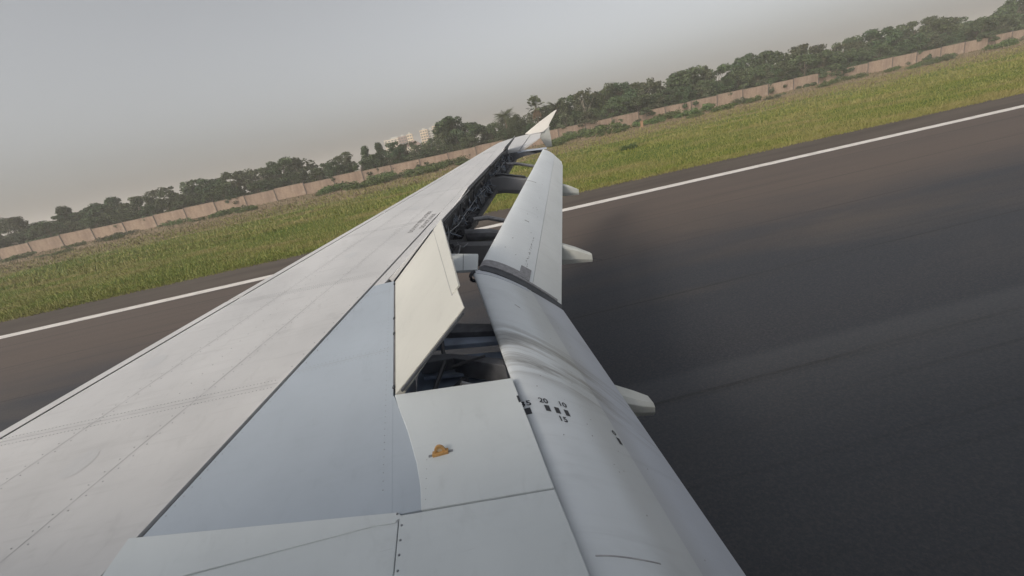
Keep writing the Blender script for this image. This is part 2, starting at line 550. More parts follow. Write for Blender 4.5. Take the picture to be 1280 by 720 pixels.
# fasteners
def fasteners(name, pts, r=.006, top=.010):
    parts = []
    for x, y in pts:
        n = 8
        z = S(y) + top
        v = [(x + r * math.cos(2 * math.pi * i / n), y + r * math.sin(2 * math.pi * i / n), z - .003) for i in range(n)]
        v += [(x + r * .8 * math.cos(2 * math.pi * i / n), y + r * .8 * math.sin(2 * math.pi * i / n), z + .0012) for i in range(n)]
        f = [tuple(range(n, 2 * n))] + [(i, (i + 1) % n, n + (i + 1) % n, n + i) for i in range(n)]
        parts.append((v, f))
    v, f = join_geo(parts)
    o = mesh(name, v, f, M['fast'], plane)
    o['kind'] = 'stuff'
    return o
fasteners('fastener_row', [(-.572, y) for y in (1.52, 1.45, 1.385, 1.32, 1.255, 1.19, 1.12, 1.05)] + [(-.597, 1.585)], .0055)
fasteners('fastener_row', [(-.47 - .02 * max(0, (y - 1.85)) * 4, y) for y in (1.62, 1.68, 1.74, 1.80, 1.86)], .0022)
fasteners('fastener_row', [(xseam(y) + sgn * .055, y) for y in np.arange(3.2, 12, .16) for sgn in (-1, 1)], .006, .0005)
fasteners('fastener_row', [(xseam(y) - .7 - .25 * y / 4, y) for y in np.arange(3.2, 11, .12)], .005, .0005)
# thin filled joints and rivet lines across the wing skin
def skin_line(pts, w_=.006, name='panel_joint', mat=None):
    vs, fs = [], []
    for x, y in pts:
        d = Vector((pts[-1][0] - pts[0][0], pts[-1][1] - pts[0][1])).normalized()
        nx_, ny_ = -d.y * w_ / 2, d.x * w_ / 2
        vs += [(x - nx_, y - ny_, S(y) + .0008), (x + nx_, y + ny_, S(y) + .0008)]
    for i in range(len(pts) - 1):
        fs.append((2 * i, 2 * i + 1, 2 * i + 3, 2 * i + 2))
    me = bpy.data.meshes.new(name); me.from_pydata(vs, [], fs)
    return link(name, me, plane, mat or M['joint'])
def xmid(Y, t): return xle(Y) + .3 + (xseam(Y) - xle(Y) - .3) * t
for t in (.36, .70):
    skin_line([(xmid(Y, t), Y) for Y in lin(1.8, 13.5, 14)], .007)
for Y in (3.0, 4.9, 6.9, 9.0, 11.2, 13.1):
    skin_line([(xmid(Y, t), Y + .12 * (1 - t)) for t in lin(.02, .98, 6)], .007)
    fasteners('fastener_row', [(xmid(Y, t), Y + .12 * (1 - t) + sg * .045) for t in np.arange(.03, .97, .012) for sg in (-1, 1)], .0045, .0005)
for t in (.36, .70):
    fasteners('fastener_row', [(xmid(y, t) + sg * .04, y) for y in np.arange(2.0, 13, .09) for sg in (-1, 1)], .0045, .0005)
for Y in (3.1, 4.3):
    skin_line([(xseam(Y) + .02, Y), (HIN(Y) - .02, Y)], .004)
    fasteners('fastener_row', [(x, Y + sg * .03) for x in np.arange(xseam(Y) + .04, HIN(Y) - .03, .03) for sg in (-1, 1)], .003, .0005)
fasteners('fastener_row', [(HIN(y) - .06, y) for y in np.arange(1.75, 4.4, .055)] + [(xseam(y) + .045, y) for y in np.arange(1.95, 4.5, .055)], .003, .0005)
# round access covers
for x, y in ((xmid(3.9, .18), 3.9), (xmid(5.9, .5), 5.9), (xmid(8.0, .5), 8.0), (xmid(2.6, .55), 2.6)):
    v = [(x + .085 * math.cos(a * .26), y + .12 * math.sin(a * .26), S(y + .12 * math.sin(a * .26)) + .0012) for a in range(24)]
    me = bpy.data.meshes.new('access_cover'); me.from_pydata(v, [], [tuple(range(24))]); oc = link('access_cover', me, plane, M['cover'])
# spoiler hinge fittings
for y in (2.585, 3.341, 3.627, 4.461):
    v, f = box_geo(HIN(y) - .016, HIN(y) - .002, y - .02, y + .02, S(y) - .01, S(y) + .008)
    mesh('hinge_fitting', v, f, M['gap'], plane, False, .003)
poly_slab('hinge_strip', [(HIN(2.6) - .010, 2.6), (HIN(2.6) - .003, 2.6), (HIN(4.4) - .003, 4.4), (HIN(4.4) - .010, 4.4)], M['text_grey'], .001, .02, 0)

# ---- spoilers
def spoiler(Yi, Yo, hinge, ang, ci, cnotch, co_, mat, notch=None, label=None):
    """plate hinged on its front edge; the last fifth steps down to a thin trailing strip"""
    H1 = Vector((hinge(Yi), Yi, S(Yi))); H2 = Vector((hinge(Yo), Yo, S(Yo)))
    h = H2 - H1
    cd = Vector((math.cos(ang), 0, math.sin(ang)))
    n = h.cross(cd).normalized()
    if n.z < 0: n = -n
    def P(a, b, d=0): return H1 + h * a + cd * b + n * d
    outline = [(0, 0), (0, ci), (notch, ci - .004), (notch, cnotch), (1.0, co_), (1.0, 0)] if notch else [(0, 0), (0, ci), (1, co_), (1, 0)]
    th = .045
    N = len(outline)
    vs = [P(a, b) for a, b in outline]
    vs += [P(a, b, -(.05 if b < .1 else .008)) for a, b in outline]
    fs = [tuple(range(N)), tuple(range(2 * N - 1, N - 1, -1))] + [(i, (i + 1) % N, N + (i + 1) % N, N + i) for i in range(N)]
    sp = mesh('spoiler', vs, fs, mat, plane, False, .003, label)
    return sp, P
sp, P = spoiler(2.501, 4.524, HIN, R(40),   .726, .752, .827, M['cream'], .155, 'raised cream spoiler panel nearest the cabin')
# thin doubler along the trailing edge, and the rubber bulb at the inboard end
def plate(name, quad, P, d0, d1, mat, parent, bevel=.002):
    n = len(quad)
    vs = [P(a, b, d1) for a, b in quad] + [P(a, b, d0) for a, b in quad]
    fs = [tuple(range(n)), tuple(range(2 * n - 1, n - 1, -1))] + [(i, (i + 1) % n, n + (i + 1) % n, n + i) for i in range(n)]
    return mesh(name, vs, fs, mat, parent, False, bevel)
plate('edge_doubler', [(.155, .672), (.155, .749), (.998, .826), (.998, .690)], P, -.002, .006, M['cream'], sp)
plate('doubler_joint', [(.150, .664), (.150, .674), (.998, .692), (.998, .682)], P, -.002, .0012, M['strip'], sp, 0)
plate('side_seal', [(-.012, .05), (-.012, .70), (-.002, .70), (-.002, .05)], P, -.022, -.006, M['rubber'], sp)
plate('underside_stiffener', [(.05, .10), (.05, .60), (.95, .66), (.95, .10)], P, -.040, -.009, M['cove_blue'], sp)
v, f = tube_geo([P(.5, .28, -.03), Vector((-.62, 3.45, S(3.4) - .42))], .022, 8)
mesh('actuator', v, f, M['pipe'], sp, True)
# scuffs on the cream panel edge
ys = [4.62, 6.65, 8.70, 10.75, 12.90]
for i in range(4):
    Yi, Yo = ys[i] + .02, ys[i + 1] - .02
    ci, cc = .66 - .02 * (Yi - 5), .66 - .02 * (Yo - 5)
    s2, P2 = spoiler(Yi, Yo, HOUT, R((36, 40, 40, 43)[i]), ci, 0, cc, M['wing'])
    plate('underside_stiffener', [(.04, .08), (.04, ci * .9), (.96, cc * .9), (.96, .08)], P2, -.038, -.012, M['spar'], s2)
    for a in (.25, .75):
        Ym = Yi + (Yo - Yi) * a
        v, f = tube_geo([P2(a, .22, -.03), Vector((HOUT(Ym) + .05, Ym, S(Ym) - .30))], .018, 6)
        mesh('actuator', v, f, M['pipe'], s2, True)

# ---- cove behind the rear spar: spar web, lower shroud, ribs, pipes and wiring
def xlip(Y): return .26 + .27 * (Y - 7.6)
rings = []
for Y in lin(4.7, 12.3, 8):
    x, z, d = HOUT(Y), S(Y), .44 - .024 * (Y - 4.7)
    rings.append([(x - .02, Y, z - .032), (x + .02, Y, z - .04), (x + .0, Y, z - d), (x - .04, Y, z - d)])
loft('rear_spar', rings, M['spar'], plane, False)
rings = []
for Y in lin(4.7, 12.3, 8):
    x, z, d, xl = HOUT(Y), S(Y), .45 - .024 * (Y - 4.7), xlip(Y)
    xl = max(xl, x + .38)
    rings.append([(x - .03, Y, z - d), (x + .25, Y, z - d + .03), (xl, Y, z - .24 + .01 * (Y - 7)), (xl, Y, z - .27 + .01 * (Y - 7)), (x + .25, Y, z - d - .01), (x - .03, Y, z - d - .03)])
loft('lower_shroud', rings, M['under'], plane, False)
# tray edge catching light
rings = []
for Y in lin(4.75, 12.2, 8):
    xl = max(xlip(Y), HOUT(Y) + .38)
    z = S(Y) - .24 + .01 * (Y - 7)
    rings.append([(xl - .06, Y, z + .004), (xl + .012, Y, z + .016), (xl + .012, Y, z - .035), (xl - .06, Y, z - .035)])
loft('shroud_lip', rings, M['spar'], plane, False)
for Y in np.arange(4.9, 12.2, .47):
    x, z, d = HOUT(Y), S(Y), .44 - .024 * (Y - 4.7)
    xl = max(xlip(Y), x + .38)
    w_ = .012
    vs = []
    for yy_ in (Y - w_, Y + w_):
        vs += [(x + .01, yy_, z - .10), (x + .01, yy_, z - d + .01), (xl - .08, yy_, z - .27), (xl - .10, yy_, z - .22), (x + .14, yy_, z - d + .14)]
    fs = [(0, 1, 2, 3, 4), (9, 8, 7, 6, 5)] + [(i, (i + 1) % 5, 5 + (i + 1) % 5, 5 + i) for i in range(5)]
    mesh('cove_rib', vs, fs, M['cove'], plane)
pr = random.Random(3)
def cove_pt(Y, u, v_):
    """u across from spar to lip, v_ up from the shroud"""
    x, z, d = HOUT(Y), S(Y), .44 - .024 * (Y - 4.7)
    xl = max(xlip(Y), x + .38)
    return Vector((x + (xl - x) * u, Y, z - d + .06 + u * (d - .3) + v_))
for i in range(7):
    u, v0 = pr.uniform(.08, .7), pr.uniform(.0, .2)
    pts = [cove_pt(Y, u + pr.uniform(-.05, .05), v0 + pr.uniform(-.015, .015)) for Y in lin(4.8, pr.uniform(9.5, 12.1), 22)]
    tube('hydraulic_pipe', pts, pr.uniform(.005, .010), M[pr.choice(['pipe', 'pipe', 'pipe_dark', 'wire'])], plane, 6)
for i in range(90):
    Y = 4.9 + (i * 7.1 / 90) + pr.uniform(-.1, .1)
    ln = pr.uniform(.08, .5)
    u0, u1 = pr.uniform(.05, .85), pr.uniform(.05, .95)
    n = 9
    pts = []
    for k_ in range(n):
        t = k_ / (n - 1)
        pts.append(cove_pt(min(12.1, Y + ln * t), u0 + (u1 - u0) * t + pr.uniform(-.05, .05), .05 + .17 * math.sin(math.pi * t) * pr.uniform(.5, 1.2) + pr.uniform(0, .04)))
    tube('cable_loop', pts, pr.uniform(.004, .011), M[pr.choice(['wire', 'pipe', 'pipe_dark', 'wire', 'pipe'])], plane, 5)
for i in range(60):
    Y = pr.uniform(4.9, 12.0)
    c0 = cove_pt(Y, pr.uniform(.1, .75), pr.uniform(.0, .12))
    a, b, c_ = pr.uniform(.03, .08), pr.uniform(.03, .12), pr.uniform(.02, .07)
    v, f = join_geo([box_geo(c0.x - a, c0.x + a, Y - b, Y + b, c0.z - c_, c0.z + c_), box_geo(c0.x - a * .5, c0.x + a * 1.3, Y - b * .3, Y + b * .3, c0.z - c_ * 1.2, c0.z + c_ * 1.5)])
    mesh('bracket', v, f, M[pr.choice(['cove', 'cove_blue', 'pipe', 'pipe_dark'])], plane, False, .004)
# wires dangling at the inboard end of the cove
for pts in ([(-.33, 5.05, 3.02), (-.22, 5.3, 3.0), (-.16, 5.6, 3.08), (-.20, 5.8, 3.14)], [(-.20, 5.7, 3.10), (-.12, 5.75, 3.03), (-.05, 5.85, 3.05)], [(-.22, 5.45, 3.0), (-.3, 5.6, 3.15), (-.27, 5.9, 3.25)]):
    tube('loose_wire', pts, .006, M['pipe'], plane, 5)

# fixed shroud panel at the kink
poly_slab('kink_panel', [(-.30, 5.05), (.040, 4.80), (-.008, 4.325), (-.30, 4.47)], M['panel'], .0, .03, .004)
poly_slab('kink_panel_seam', [(-.125, 4.92), (-.12, 4.915), (-.15, 4.40), (-.155, 4.403)], M['gap'], .0015, .004, 0)

# inboard cove under the raised cream spoiler: spar, lower skin, flap track beam
rings = []
for Y in lin(2.30, 4.6, 4):
    x, z = HIN(Y), S(Y)
    rings.append([(x - .03, Y, z - .032), (x + .01, Y, z - .04), (x + .01, Y, z - .62), (x - .03, Y, z - .62)])
loft('rear_spar', rings, M['cove_blue'], plane, False)
def slabbox(name, x0, x1, y0, y1, z0f, z1f, mat, bevel=.004):
    """box whose top and bottom follow the wing's slope; z as offsets below the skin"""
    vs = [(x, y, S(y) - d) for x, d0, d1 in ((x0, *z0f), (x1, *z1f)) for y in (y0, y1) for d in (d0, d1)]
    fs = [(0, 1, 3, 2), (4, 6, 7, 5), (0, 4, 5, 1), (2, 3, 7, 6), (0, 2, 6, 4), (1, 5, 7, 3)]
    return mesh(name, vs, fs, mat, plane, False, bevel)
def deep(name, xy, d0, d1, mat, bevel=.004, tilt=0):
    """solid over a plan outline, from depth d0 to d1 below the wing skin; tilt deepens it rearwards"""
    n = len(xy)
    x0 = xy[0][0]
    vs = [(x, y, S(y) - d0 - tilt * (x - x0)) for x, y in xy] + [(x, y, S(y) - d1 - tilt * (x - x0)) for x, y in xy]
    fs = [tuple(range(n)), tuple(range(2 * n - 1, n - 1, -1))] + [(i, (i + 1) % n, n + (i + 1) % n, n + i) for i in range(n)]
    return mesh(name, vs, fs, mat, plane, False, bevel)
deep('lower_skin', [(-.70, 2.05), (-.70, 3.50), (.01, 3.18), (.03, 2.05)], .42, .45, M['cove_blue'])
deep('lower_skin_flange', [(-.62, 3.62), (-.62, 3.84), (.03, 3.49), (.03, 3.36)], .20, .26, M['cove'])
deep('lower_skin_flange', [(-.62, 3.45), (-.62, 3.60), (.03, 3.35), (.03, 3.26)], .24, .28, M['cove_blue'])
deep('lower_skin_web', [(-.62, 3.15), (-.62, 3.44), (.03, 3.25), (.03, 2.98)], .33, .36, M['cove_blue'])
deep('flap_track_beam', [(-.36, 3.11), (-.36, 3.18), (.03, 2.93), (.03, 2.83)], .20, .36, M['cove'], .006)
deep('flap_track_beam', [(-.62, 3.14), (-.62, 3.26), (-.35, 3.18), (-.35, 3.10)], .20, .30, M['cove'], .006)
deep('access_panel', [(-.30, 2.46), (-.30, 2.98), (.0, 2.80), (.02, 2.46)], .385, .41, M['cove_blue'], .006)
deep('cove_divider', [(-.66, 2.5), (-.66, 2.55), (-.30, 2.95), (-.26, 2.93)], .28, .41, M['pipe_dark'])
slabbox('end_rib', -.69, .0, 2.34, 2.36, (.05, .42), (.08, .40), M['cove'])
tube('drive_shaft', [(-.60, 2.42, S(2.4) - .24), (-.42, 3.1, S(3.1) - .22), (-.5, 4.4, S(4.4) - .22)], .018, M['pipe_dark'], plane)
tube('drive_link', [(-.30, 2.72, S(2.7) - .18), (-.05, 2.74, S(2.7) - .34), (.04, 2.74, S(2.7) - .40)], .02, M['pipe'], plane)
tube('drive_link', [(-.36, 2.98, S(3.0) - .20), (-.10, 3.02, S(3.0) - .20)], .014, M['pipe_dark'], plane)

# ---- flaps
def flap_pt(kind, Y, t, off=0.0, low=False):
    if kind == 'i':
        A = Vector((-.06 + .055 * (4.33 - Y), Y, S(Y) - .02 - .012 * (4.33 - Y))); B = Vector((.8 + .034 * (4.4 - Y), Y, S(Y) - .67))
    else:
        A = Vector((.32 * (Y - 4.4), Y, S(Y) - .03)); B = Vector((.8 + .281 * (Y - 4.4), Y, EYE - 1.88 + .1437 * (Y - 4.4)))
    ch = (B - A).length
    d = (B - A) / ch
    n = Vector((-d.z, 0, d.x))
    u = .188 * ch * math.sqrt(max(t, 0)) * (1 - t)
    if low:
        u = -.055 * ch * math.sqrt(max(t, 0)) * (1 - t) ** .8 - .003
    return A + d * ch * t + n * (u + off)

def skew(kind, Y, t):
    return max(0, (Y - 8.8) / 2.1) * .85 * (1 - t ** 2.2) if kind == 'o' else 0

def flap_piece(name, kind, Ys, t0, t1, mat, nt=12, parent=None, sink=0.0, round_end=0):
    ts = [t0 + (t1 - t0) * (i / nt) ** (1.8 if t0 == 0 else 1) for i in range(nt + 1)]
    rings, uvs = [], []
    for Y in Ys:
        k_ = 0
        up = [flap_pt(kind, Y + skew(kind, Y, t), t, -sink) for t in ts]
        lo = [flap_pt(kind, Y + skew(kind, Y, t), t, 0, True) for t in reversed(ts)]
        rings.append(up + lo[:-1] if t0 == 0 else up + lo)
        uvs.append([(Y, t) for t in ts] + ([(Y, t) for t in list(reversed(ts))[:-1]] if t0 == 0 else [(Y, t) for t in reversed(ts)]))
    return loft(name, rings, mat, parent or plane, True, 0, uvs)

fin = flap_piece('inboard_flap', 'i', lin(-.1, 4.33, 16), 0, .598, M['flap_in'], 22)
flap_piece('rear_section', 'i', lin(-.1, 4.33, 16), .602, 1, M['flap_in_te'], 8, fin, .003)
fout = flap_piece('outboard_flap', 'o', lin(4.42, 10.9, 20), 0, .60, M['flap_out'], 14)
flap_piece('rear_section', 'o', lin(4.42, 10.88, 20), .604, 1, M['flap_out_te'], 8, fout, .002)
loft('end_cap', [[flap_pt('o', 10.9 + dy + skew('o', 10.9, t), t, -.02 * dy / .08) for t in lin(0, .97 - .3 * dy, 10)] + [flap_pt('o', 10.9 + dy + skew('o', 10.9, t), t, .02 * dy / .08, True) for t in lin(.97 - .3 * dy, 0.02, 10)] for dy in (0.002, .05, .10)], M['flap_out'], fout)

def chord_band(name, kind, Y0, Y1, t0, t1, off, th, mat, parent, n=24, drift=0):
    ts = lin(t0, t1, n)
    rings = []
    for t in ts:
        dy = drift * t
        rings.append([flap_pt(kind, Y0 + dy, t, off), flap_pt(kind, Y1 + dy, t, off), flap_pt(kind, Y1 + dy, t, off - th), flap_pt(kind, Y0 + dy, t, off - th)])
    return loft(name, rings, mat, parent, True)
chord_band('joint_seal', 'o', 4.32, 4.43, .0, 1.0, .014, .05, M['rubber'], fout)
chord_band('joint_seal_lip', 'o', 4.425, 4.46, .0, .93, .022, .03, M['strip'], fout)
chord_band('joint_strip', 'o', 4.46, 4.60, .0, .46, .008, .02, M['strip'], fout)
chord_band('joint_plate', 'o', 4.50, 4.76, .42, .555, .009, .02, M['strip'], fout, 6)
chord_band('end_rubber', 'i', 4.235, 4.335, .0, .55, .004, .02, M['flap_in_te'], fin)
# rubber bulb round the outboard nose of the inboard flap
A = []
for k_ in range(12):
    a = math.pi * (k_ / 11)
    A.append(flap_pt('i', 4.29, 0) + Vector((-.055 * math.sin(a) + .02, -.03 * math.sin(a), .05 * math.cos(a) - .03)))
tube('nose_seal', A, .018, M['rubber'], fin)

# chordwise and spanwise seam lines on the flaps (thin filled joints)
for y, t0, t1 in ((1.215, .06, .36),):
    chord_band('panel_joint', 'i', y - .003, y + .003, t0, t1, .0012, .004, M['joint'], fin, 14, .05)
for y, t0, t1 in ((8.35, .02, .25), (6.2, .28, .36)):
    chord_band('panel_joint', 'o', y - .008, y + .008, t0, t1, .0014, .004, M['text_grey'], fout, 10, -.06)
def surf_tris(kind, pts_polys, off, name, mat, parent):
    vs, fs = [], []
    for poly in pts_polys:
        n = len(vs)
        vs += [flap_pt(kind, y, t, off) for y, t in poly]
        fs.append(tuple(range(n, n + len(poly))))
    me = bpy.data.meshes.new(name)
    me.from_pydata([tuple(v) for v in vs], [], fs)
    return link(name, me, parent, mat)
pr = random.Random(5)
specks = []
for i in range(34):
    y = 4.60 + pr.random() ** 1.3 * 1.1; t = .47 + .02 * (y - 4.6) + pr.uniform(-.018, .018) * (1.2 - (y - 4.6))
    a, b = pr.uniform(.006, .022), pr.uniform(.003, .009)
    specks.append([(y - a, t - b), (y + a, t - b * .3), (y + a * .8, t + b), (y - a * .6, t + b * .8)])
for i in range(16):
    y = pr.uniform(4.9, 10.5); t = pr.uniform(.1, .5); a, b = pr.uniform(.008, .02), pr.uniform(.004, .012)
    specks.append([(y - a, t - b), (y + a, t), (y, t + b)])
o = surf_tris('o', specks, .0015, 'scuff_marks', M['text_grey'], fout); o['kind'] = 'stuff'
specks = []
for i in range(46):
    y = pr.uniform(1.1, 4.0); t = pr.choice([pr.uniform(.44, .49), pr.uniform(.1, .6), .69 - pr.uniform(0, .02)]); a, b = pr.uniform(.0015, .005), pr.uniform(.0015, .005)
    specks.append([(y - a, t - b), (y + a, t - b * .3), (y + a * .3, t + b), (y - a, t + b * .5)])
specks.append([(3.62, .262), (3.635, .262), (3.60, .30), (3.585, .30)])
specks.append([(3.61, .30), (3.618, .30), (3.545, .315), (3.538, .315)])
o = surf_tris('i', specks, .0015, 'scuff_marks', M['text_grey'], fin); o['kind'] = 'stuff'

# flap angle markings: squares and numbers on the inboard flap
def mark_square(yc, tc, dy=.030, dt=.014):
    surf_tris('i', [[(yc - dy, tc - dt), (yc - dy, tc + dt), (yc + dy, tc + dt), (yc + dy, tc - dt)]], .002, 'angle_mark', M['black'], fin)
for yc, tc, dt in ((2.085, .008, .024), (2.12, .130, .0165), (2.12, .190, .0165), (2.12, .250, .016), (2.035, .572, .012)):
    mark_square(yc, tc, .027, dt * .9)
def text_mesh(s, size):
    cu = bpy.data.curves.new('t', 'FONT'); cu.body = s; cu.size = size; cu.align_x = 'CENTER'; cu.align_y = 'CENTER'; cu.offset = size * .018
    ob = bpy.data.objects.new('t', cu); C.objects.link(ob)
    dg = bpy.context.evaluated_depsgraph_get(); dg.update()
    me = bpy.data.meshes.new_from_object(ob.evaluated_get(dg))
    bpy.data.objects.remove(ob)
    return me
def flap_text(s, yc, tc, size, name='angle_number'):
    me = text_mesh(s, size)
    for v in me.vertices:
        x, y = v.co.x, v.co.y
        p = flap_pt('i', yc + y, tc + x / 1.08, .0025)
        v.co = p
    me.materials.clear(); me.materials.append(M['black'])
    return link(name, me, fin)
flap_text('35', 2.150, .016, .062)
flap_text('20', 2.185, .122, .062)
flap_text('15', 2.045, .200, .062)
flap_text('10', 2.195, .245, .062)
flap_text('0', 2.10, .566, .055)
# reference mark on the panel edge
poly_slab('angle_reference_mark', [(.052, 2.115), (.065, 2.115), (.060, 2.175), (.047, 2.175)], M['black'], .0115, .002, 0)
# faded walkway lettering beside the seam
def wing_text(s, x, y, size, dirv):
    me = text_mesh(s, size)
    d = Vector(dirv).normalized(); n = Vector((-d.y, d.x))
    for v in me.vertices:
        q = Vector((x, y)) + Vector((d.x, d.y)) * v.co.x + n * v.co.y
        v.co = (q.x, q.y, S(q.y) + .0015)
    me.materials.clear(); me.materials.append(M['text_grey'])
    return link('walkway_lettering', me, plane)
wing_text('DO NOT STEP OUTSIDE', -.69, 6.93, .105, (.265, 1.0))
wing_text('DO NOT WALK', -.575, 6.86, .105, (.265, 1.0))

# ring fitting on the trailing panel: feet, base bar and arched lug
zf = S(1.88) + .010
lug = []
n = 14
outer = [(-.399 + .029 * math.cos(math.pi * i / n), zf + .012 + .040 * math.sin(math.pi * i / n)) for i in range(n + 1)]
inner = [(-.399 + .015 * math.cos(math.pi * i / n), zf + .014 + .022 * math.sin(math.pi * i / n)) for i in range(n + 1)]
base = [(-.353, zf + .001), (-.445, zf + .001)]
vs, fs = [], []
for yy_ in (1.872, 1.884):
    vs += [(x, yy_, z) for x, z in outer] + [(x, yy_, z) for x, z in inner]
m_ = 2 * (n + 1)
for i in range(n):
    fs += [(i, i + 1, n + 2 + i, n + 1 + i), (m_ + i + 1, m_ + i, m_ + n + 1 + i, m_ + n + 2 + i), (i, m_ + i, m_ + i + 1, i + 1), (n + 1 + i, n + 2 + i, m_ + n + 2 + i, m_ + n + 1 + i)]
fit = mesh('rope_anchor', vs, fs, M['orange'], plane, False)
v, f = box_geo(-.440, -.358, 1.862, 1.894, zf - .003, zf + .014)
mesh('base', v, f, M['orange'], fit, False, .003)
for x in (-.452, -.345):
    v, f = box_geo(x - .009, x + .009, 1.871, 1.885, zf - .003, zf + .004)
    mesh('foot', v, f, M['fast'], fit, False, .001)
v, f = tube_geo([(-.399, 1.876, zf + .022), (-.399, 1.886, zf + .022)], .0135, 12)
mesh('eye', v, f, M['brass'], fit, True)

# ---- flap track fairings
def fairing(name, Y, stations, mat, parent, label=None):
    """squared-off pod with chamfered edges; stations: (X, top Z, bottom Z, half width)"""
    rings = []
    for x, zt, zb, hw in stations:
        c_ = min(.35 * hw, .2 * (zt - zb))
        rings.append([(x, Y - hw, zt - c_), (x, Y - hw + c_, zt), (x, Y + hw - c_, zt), (x, Y + hw, zt - c_), (x, Y + hw * .9, zb + c_ * 2), (x, Y + hw * .5, zb), (x, Y - hw * .5, zb), (x, Y - hw * .9, zb + c_ * 2)])
    return loft(name, rings, mat, parent, False, .006, None, label)
E_ = EYE
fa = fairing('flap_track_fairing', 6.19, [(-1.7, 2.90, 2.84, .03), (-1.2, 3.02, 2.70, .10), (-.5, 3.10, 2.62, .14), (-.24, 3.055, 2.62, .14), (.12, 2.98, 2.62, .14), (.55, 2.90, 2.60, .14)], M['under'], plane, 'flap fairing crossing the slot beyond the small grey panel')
fairing('fairing_cover', 6.19, [(-.06, 3.17, 3.02, .10), (.30, 3.10, 2.965, .10), (.45, 3.04, 2.92, .09)], M['cove'], fa)
fairing('tail_cone', 6.19, [(.60, 2.80, 2.45, .14), (.95, 2.745, 2.40, .14), (1.21, 2.70, 2.355, .14), (1.50, 2.545, 2.315, .10), (1.71, 2.41, 2.275, .06)], M['fairing'], fa)
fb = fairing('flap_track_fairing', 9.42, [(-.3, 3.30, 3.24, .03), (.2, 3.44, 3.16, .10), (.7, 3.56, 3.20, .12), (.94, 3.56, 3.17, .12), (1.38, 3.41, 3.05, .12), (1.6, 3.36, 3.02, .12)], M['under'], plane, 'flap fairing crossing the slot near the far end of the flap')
fairing('fairing_cover', 9.42, [(.80, 3.60, 3.55, .125), (.94, 3.585, 3.54, .125), (1.42, 3.43, 3.385, .125)], M['gap'], fb)
fairing('tail_cone', 9.42, [(1.65, 3.22, 2.93, .12), (1.9, 3.18, 2.88, .12), (2.12, 3.14, 2.845, .12), (2.35, 3.02, 2.815, .09), (2.52, 2.91, 2.79, .06)], M['fairing'], fb)
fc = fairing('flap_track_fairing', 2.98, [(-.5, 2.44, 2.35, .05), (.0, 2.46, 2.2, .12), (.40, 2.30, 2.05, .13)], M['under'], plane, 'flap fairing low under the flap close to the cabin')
fairing('tail_cone', 2.98, [(.42, 2.26, 2.02, .13), (.86, 2.215, 1.98, .13), (1.04, 2.10, 1.93, .11), (1.15, 2.03, 1.90, .08)], M['fairing'], fc)
tube('static_wick', [(1.70, 6.19, 2.33), (1.86, 6.17, 2.27)], .006, M['pipe_dark'], plane, 5)
v, f = box_geo(2.05, 2.20, 9.75, 9.9, 3.20, 3.29)
mesh('flap_hinge_cover', v, f, M['flap_out'], fout, False, .03)
# struts crossing the open slot
tube('flap_strut', [(.10, 6.75, E_ - 1.10), (.34, 6.85, E_ - 1.14), (.62, 6.85, E_ - 1.26)], .035, M['strip'], plane)
tube('flap_strut', [(1.20, 10.55, E_ - .62), (1.50, 10.75, E_ - .68), (1.95, 10.75, E_ - .84)], .035, M['strip'], plane)

# ---- aileron, tip and fence
HA = L((1.86, 12.42), (2.70, 15.02))
TE = L((2.36, 12.1), (3.04, 15.02))
strip('fixed_trailing_skin', [12.40, 12.955, 12.96, 13.5, 14.2], lambda Y: (HOUT(Y) + .03 if Y < 12.957 else xseam(Y) + .002), lambda Y: HA(Y) - .012, M['wing'], .10, 2, 0)
rings = []
for Y in lin(12.45, 15.0, 5):
    q = (Y - 12.45) / 2.55
    x0, x1, z0, z1 = HA(Y) + .014, 2.48 + .58 * q, S(Y) - .002, 4.055 + .09 * q
    rings.append([(x0, Y, z0), ((x0 + x1) / 2, Y, (z0 + z1) / 2 + .006), (x1, Y, z1), (x1, Y, z1 - .012), ((x0 + x1) / 2, Y, (z0 + z1) / 2 - .045), (x0, Y, z0 - .07)])
loft('aileron', rings, M['wing'], plane, False, .004)
strip('aileron_gap_filler', lin(12.3, 15.0, 5), lambda Y: HA(Y) - .02, lambda Y: HA(Y) + .02, M['gap'], .03, 1, 0, 0, lambda Y: S(Y) - .025)
vs, fs = [], []
for y in (12.18, 12.27):
    vs += [(1.02, y, S(y) - .005), (1.86, y, S(y) - .008), (2.50, y, S(y) - .10), (2.46, y, S(y) - .14), (1.9, y, S(y) - .15), (1.5, y, S(y) - .24), (1.05, y, S(y) - .30)]
fs = [tuple(range(7)), tuple(range(13, 6, -1))] + [(i, (i + 1) % 7, 7 + (i + 1) % 7, 7 + i) for i in range(7)]
mesh('end_rib', vs, fs, M['cove'], plane, False, .004)
poly_slab('end_strip', [(1.55, 12.36), (2.05, 12.30), (2.52, 11.98), (2.50, 11.86), (2.02, 12.16), (1.50, 12.20)], M['wing_blue'], -.01, .03, .003)
rings = []
for Y, xa, xb, d in ((14.2, 1.17, HA(14.2) - .012, .12), (14.5, 1.34, HA(14.5) - .012, .11), (14.75, 1.50, HA(14.75) - .012, .10), (15.02, 1.86, HA(15.02) - .012, .085), (15.16, 2.2, 2.85, .07), (15.20, 2.5, 3.1, .05)):
    z = S(Y)
    ch = xb - xa
    rings.append([(xa, Y, z - .06), (xa + ch * .03, Y, z - .025), (xa + ch * .09, Y, z - .006), (xa + ch * .2, Y, z), (xa + ch * .6, Y, z), (xb, Y, z - .004), (xb, Y, z - d), (xa + ch * .5, Y, z - d * 1.3), (xa + ch * .1, Y, z - d)])
loft('wing_tip', rings, M['wing'], plane)
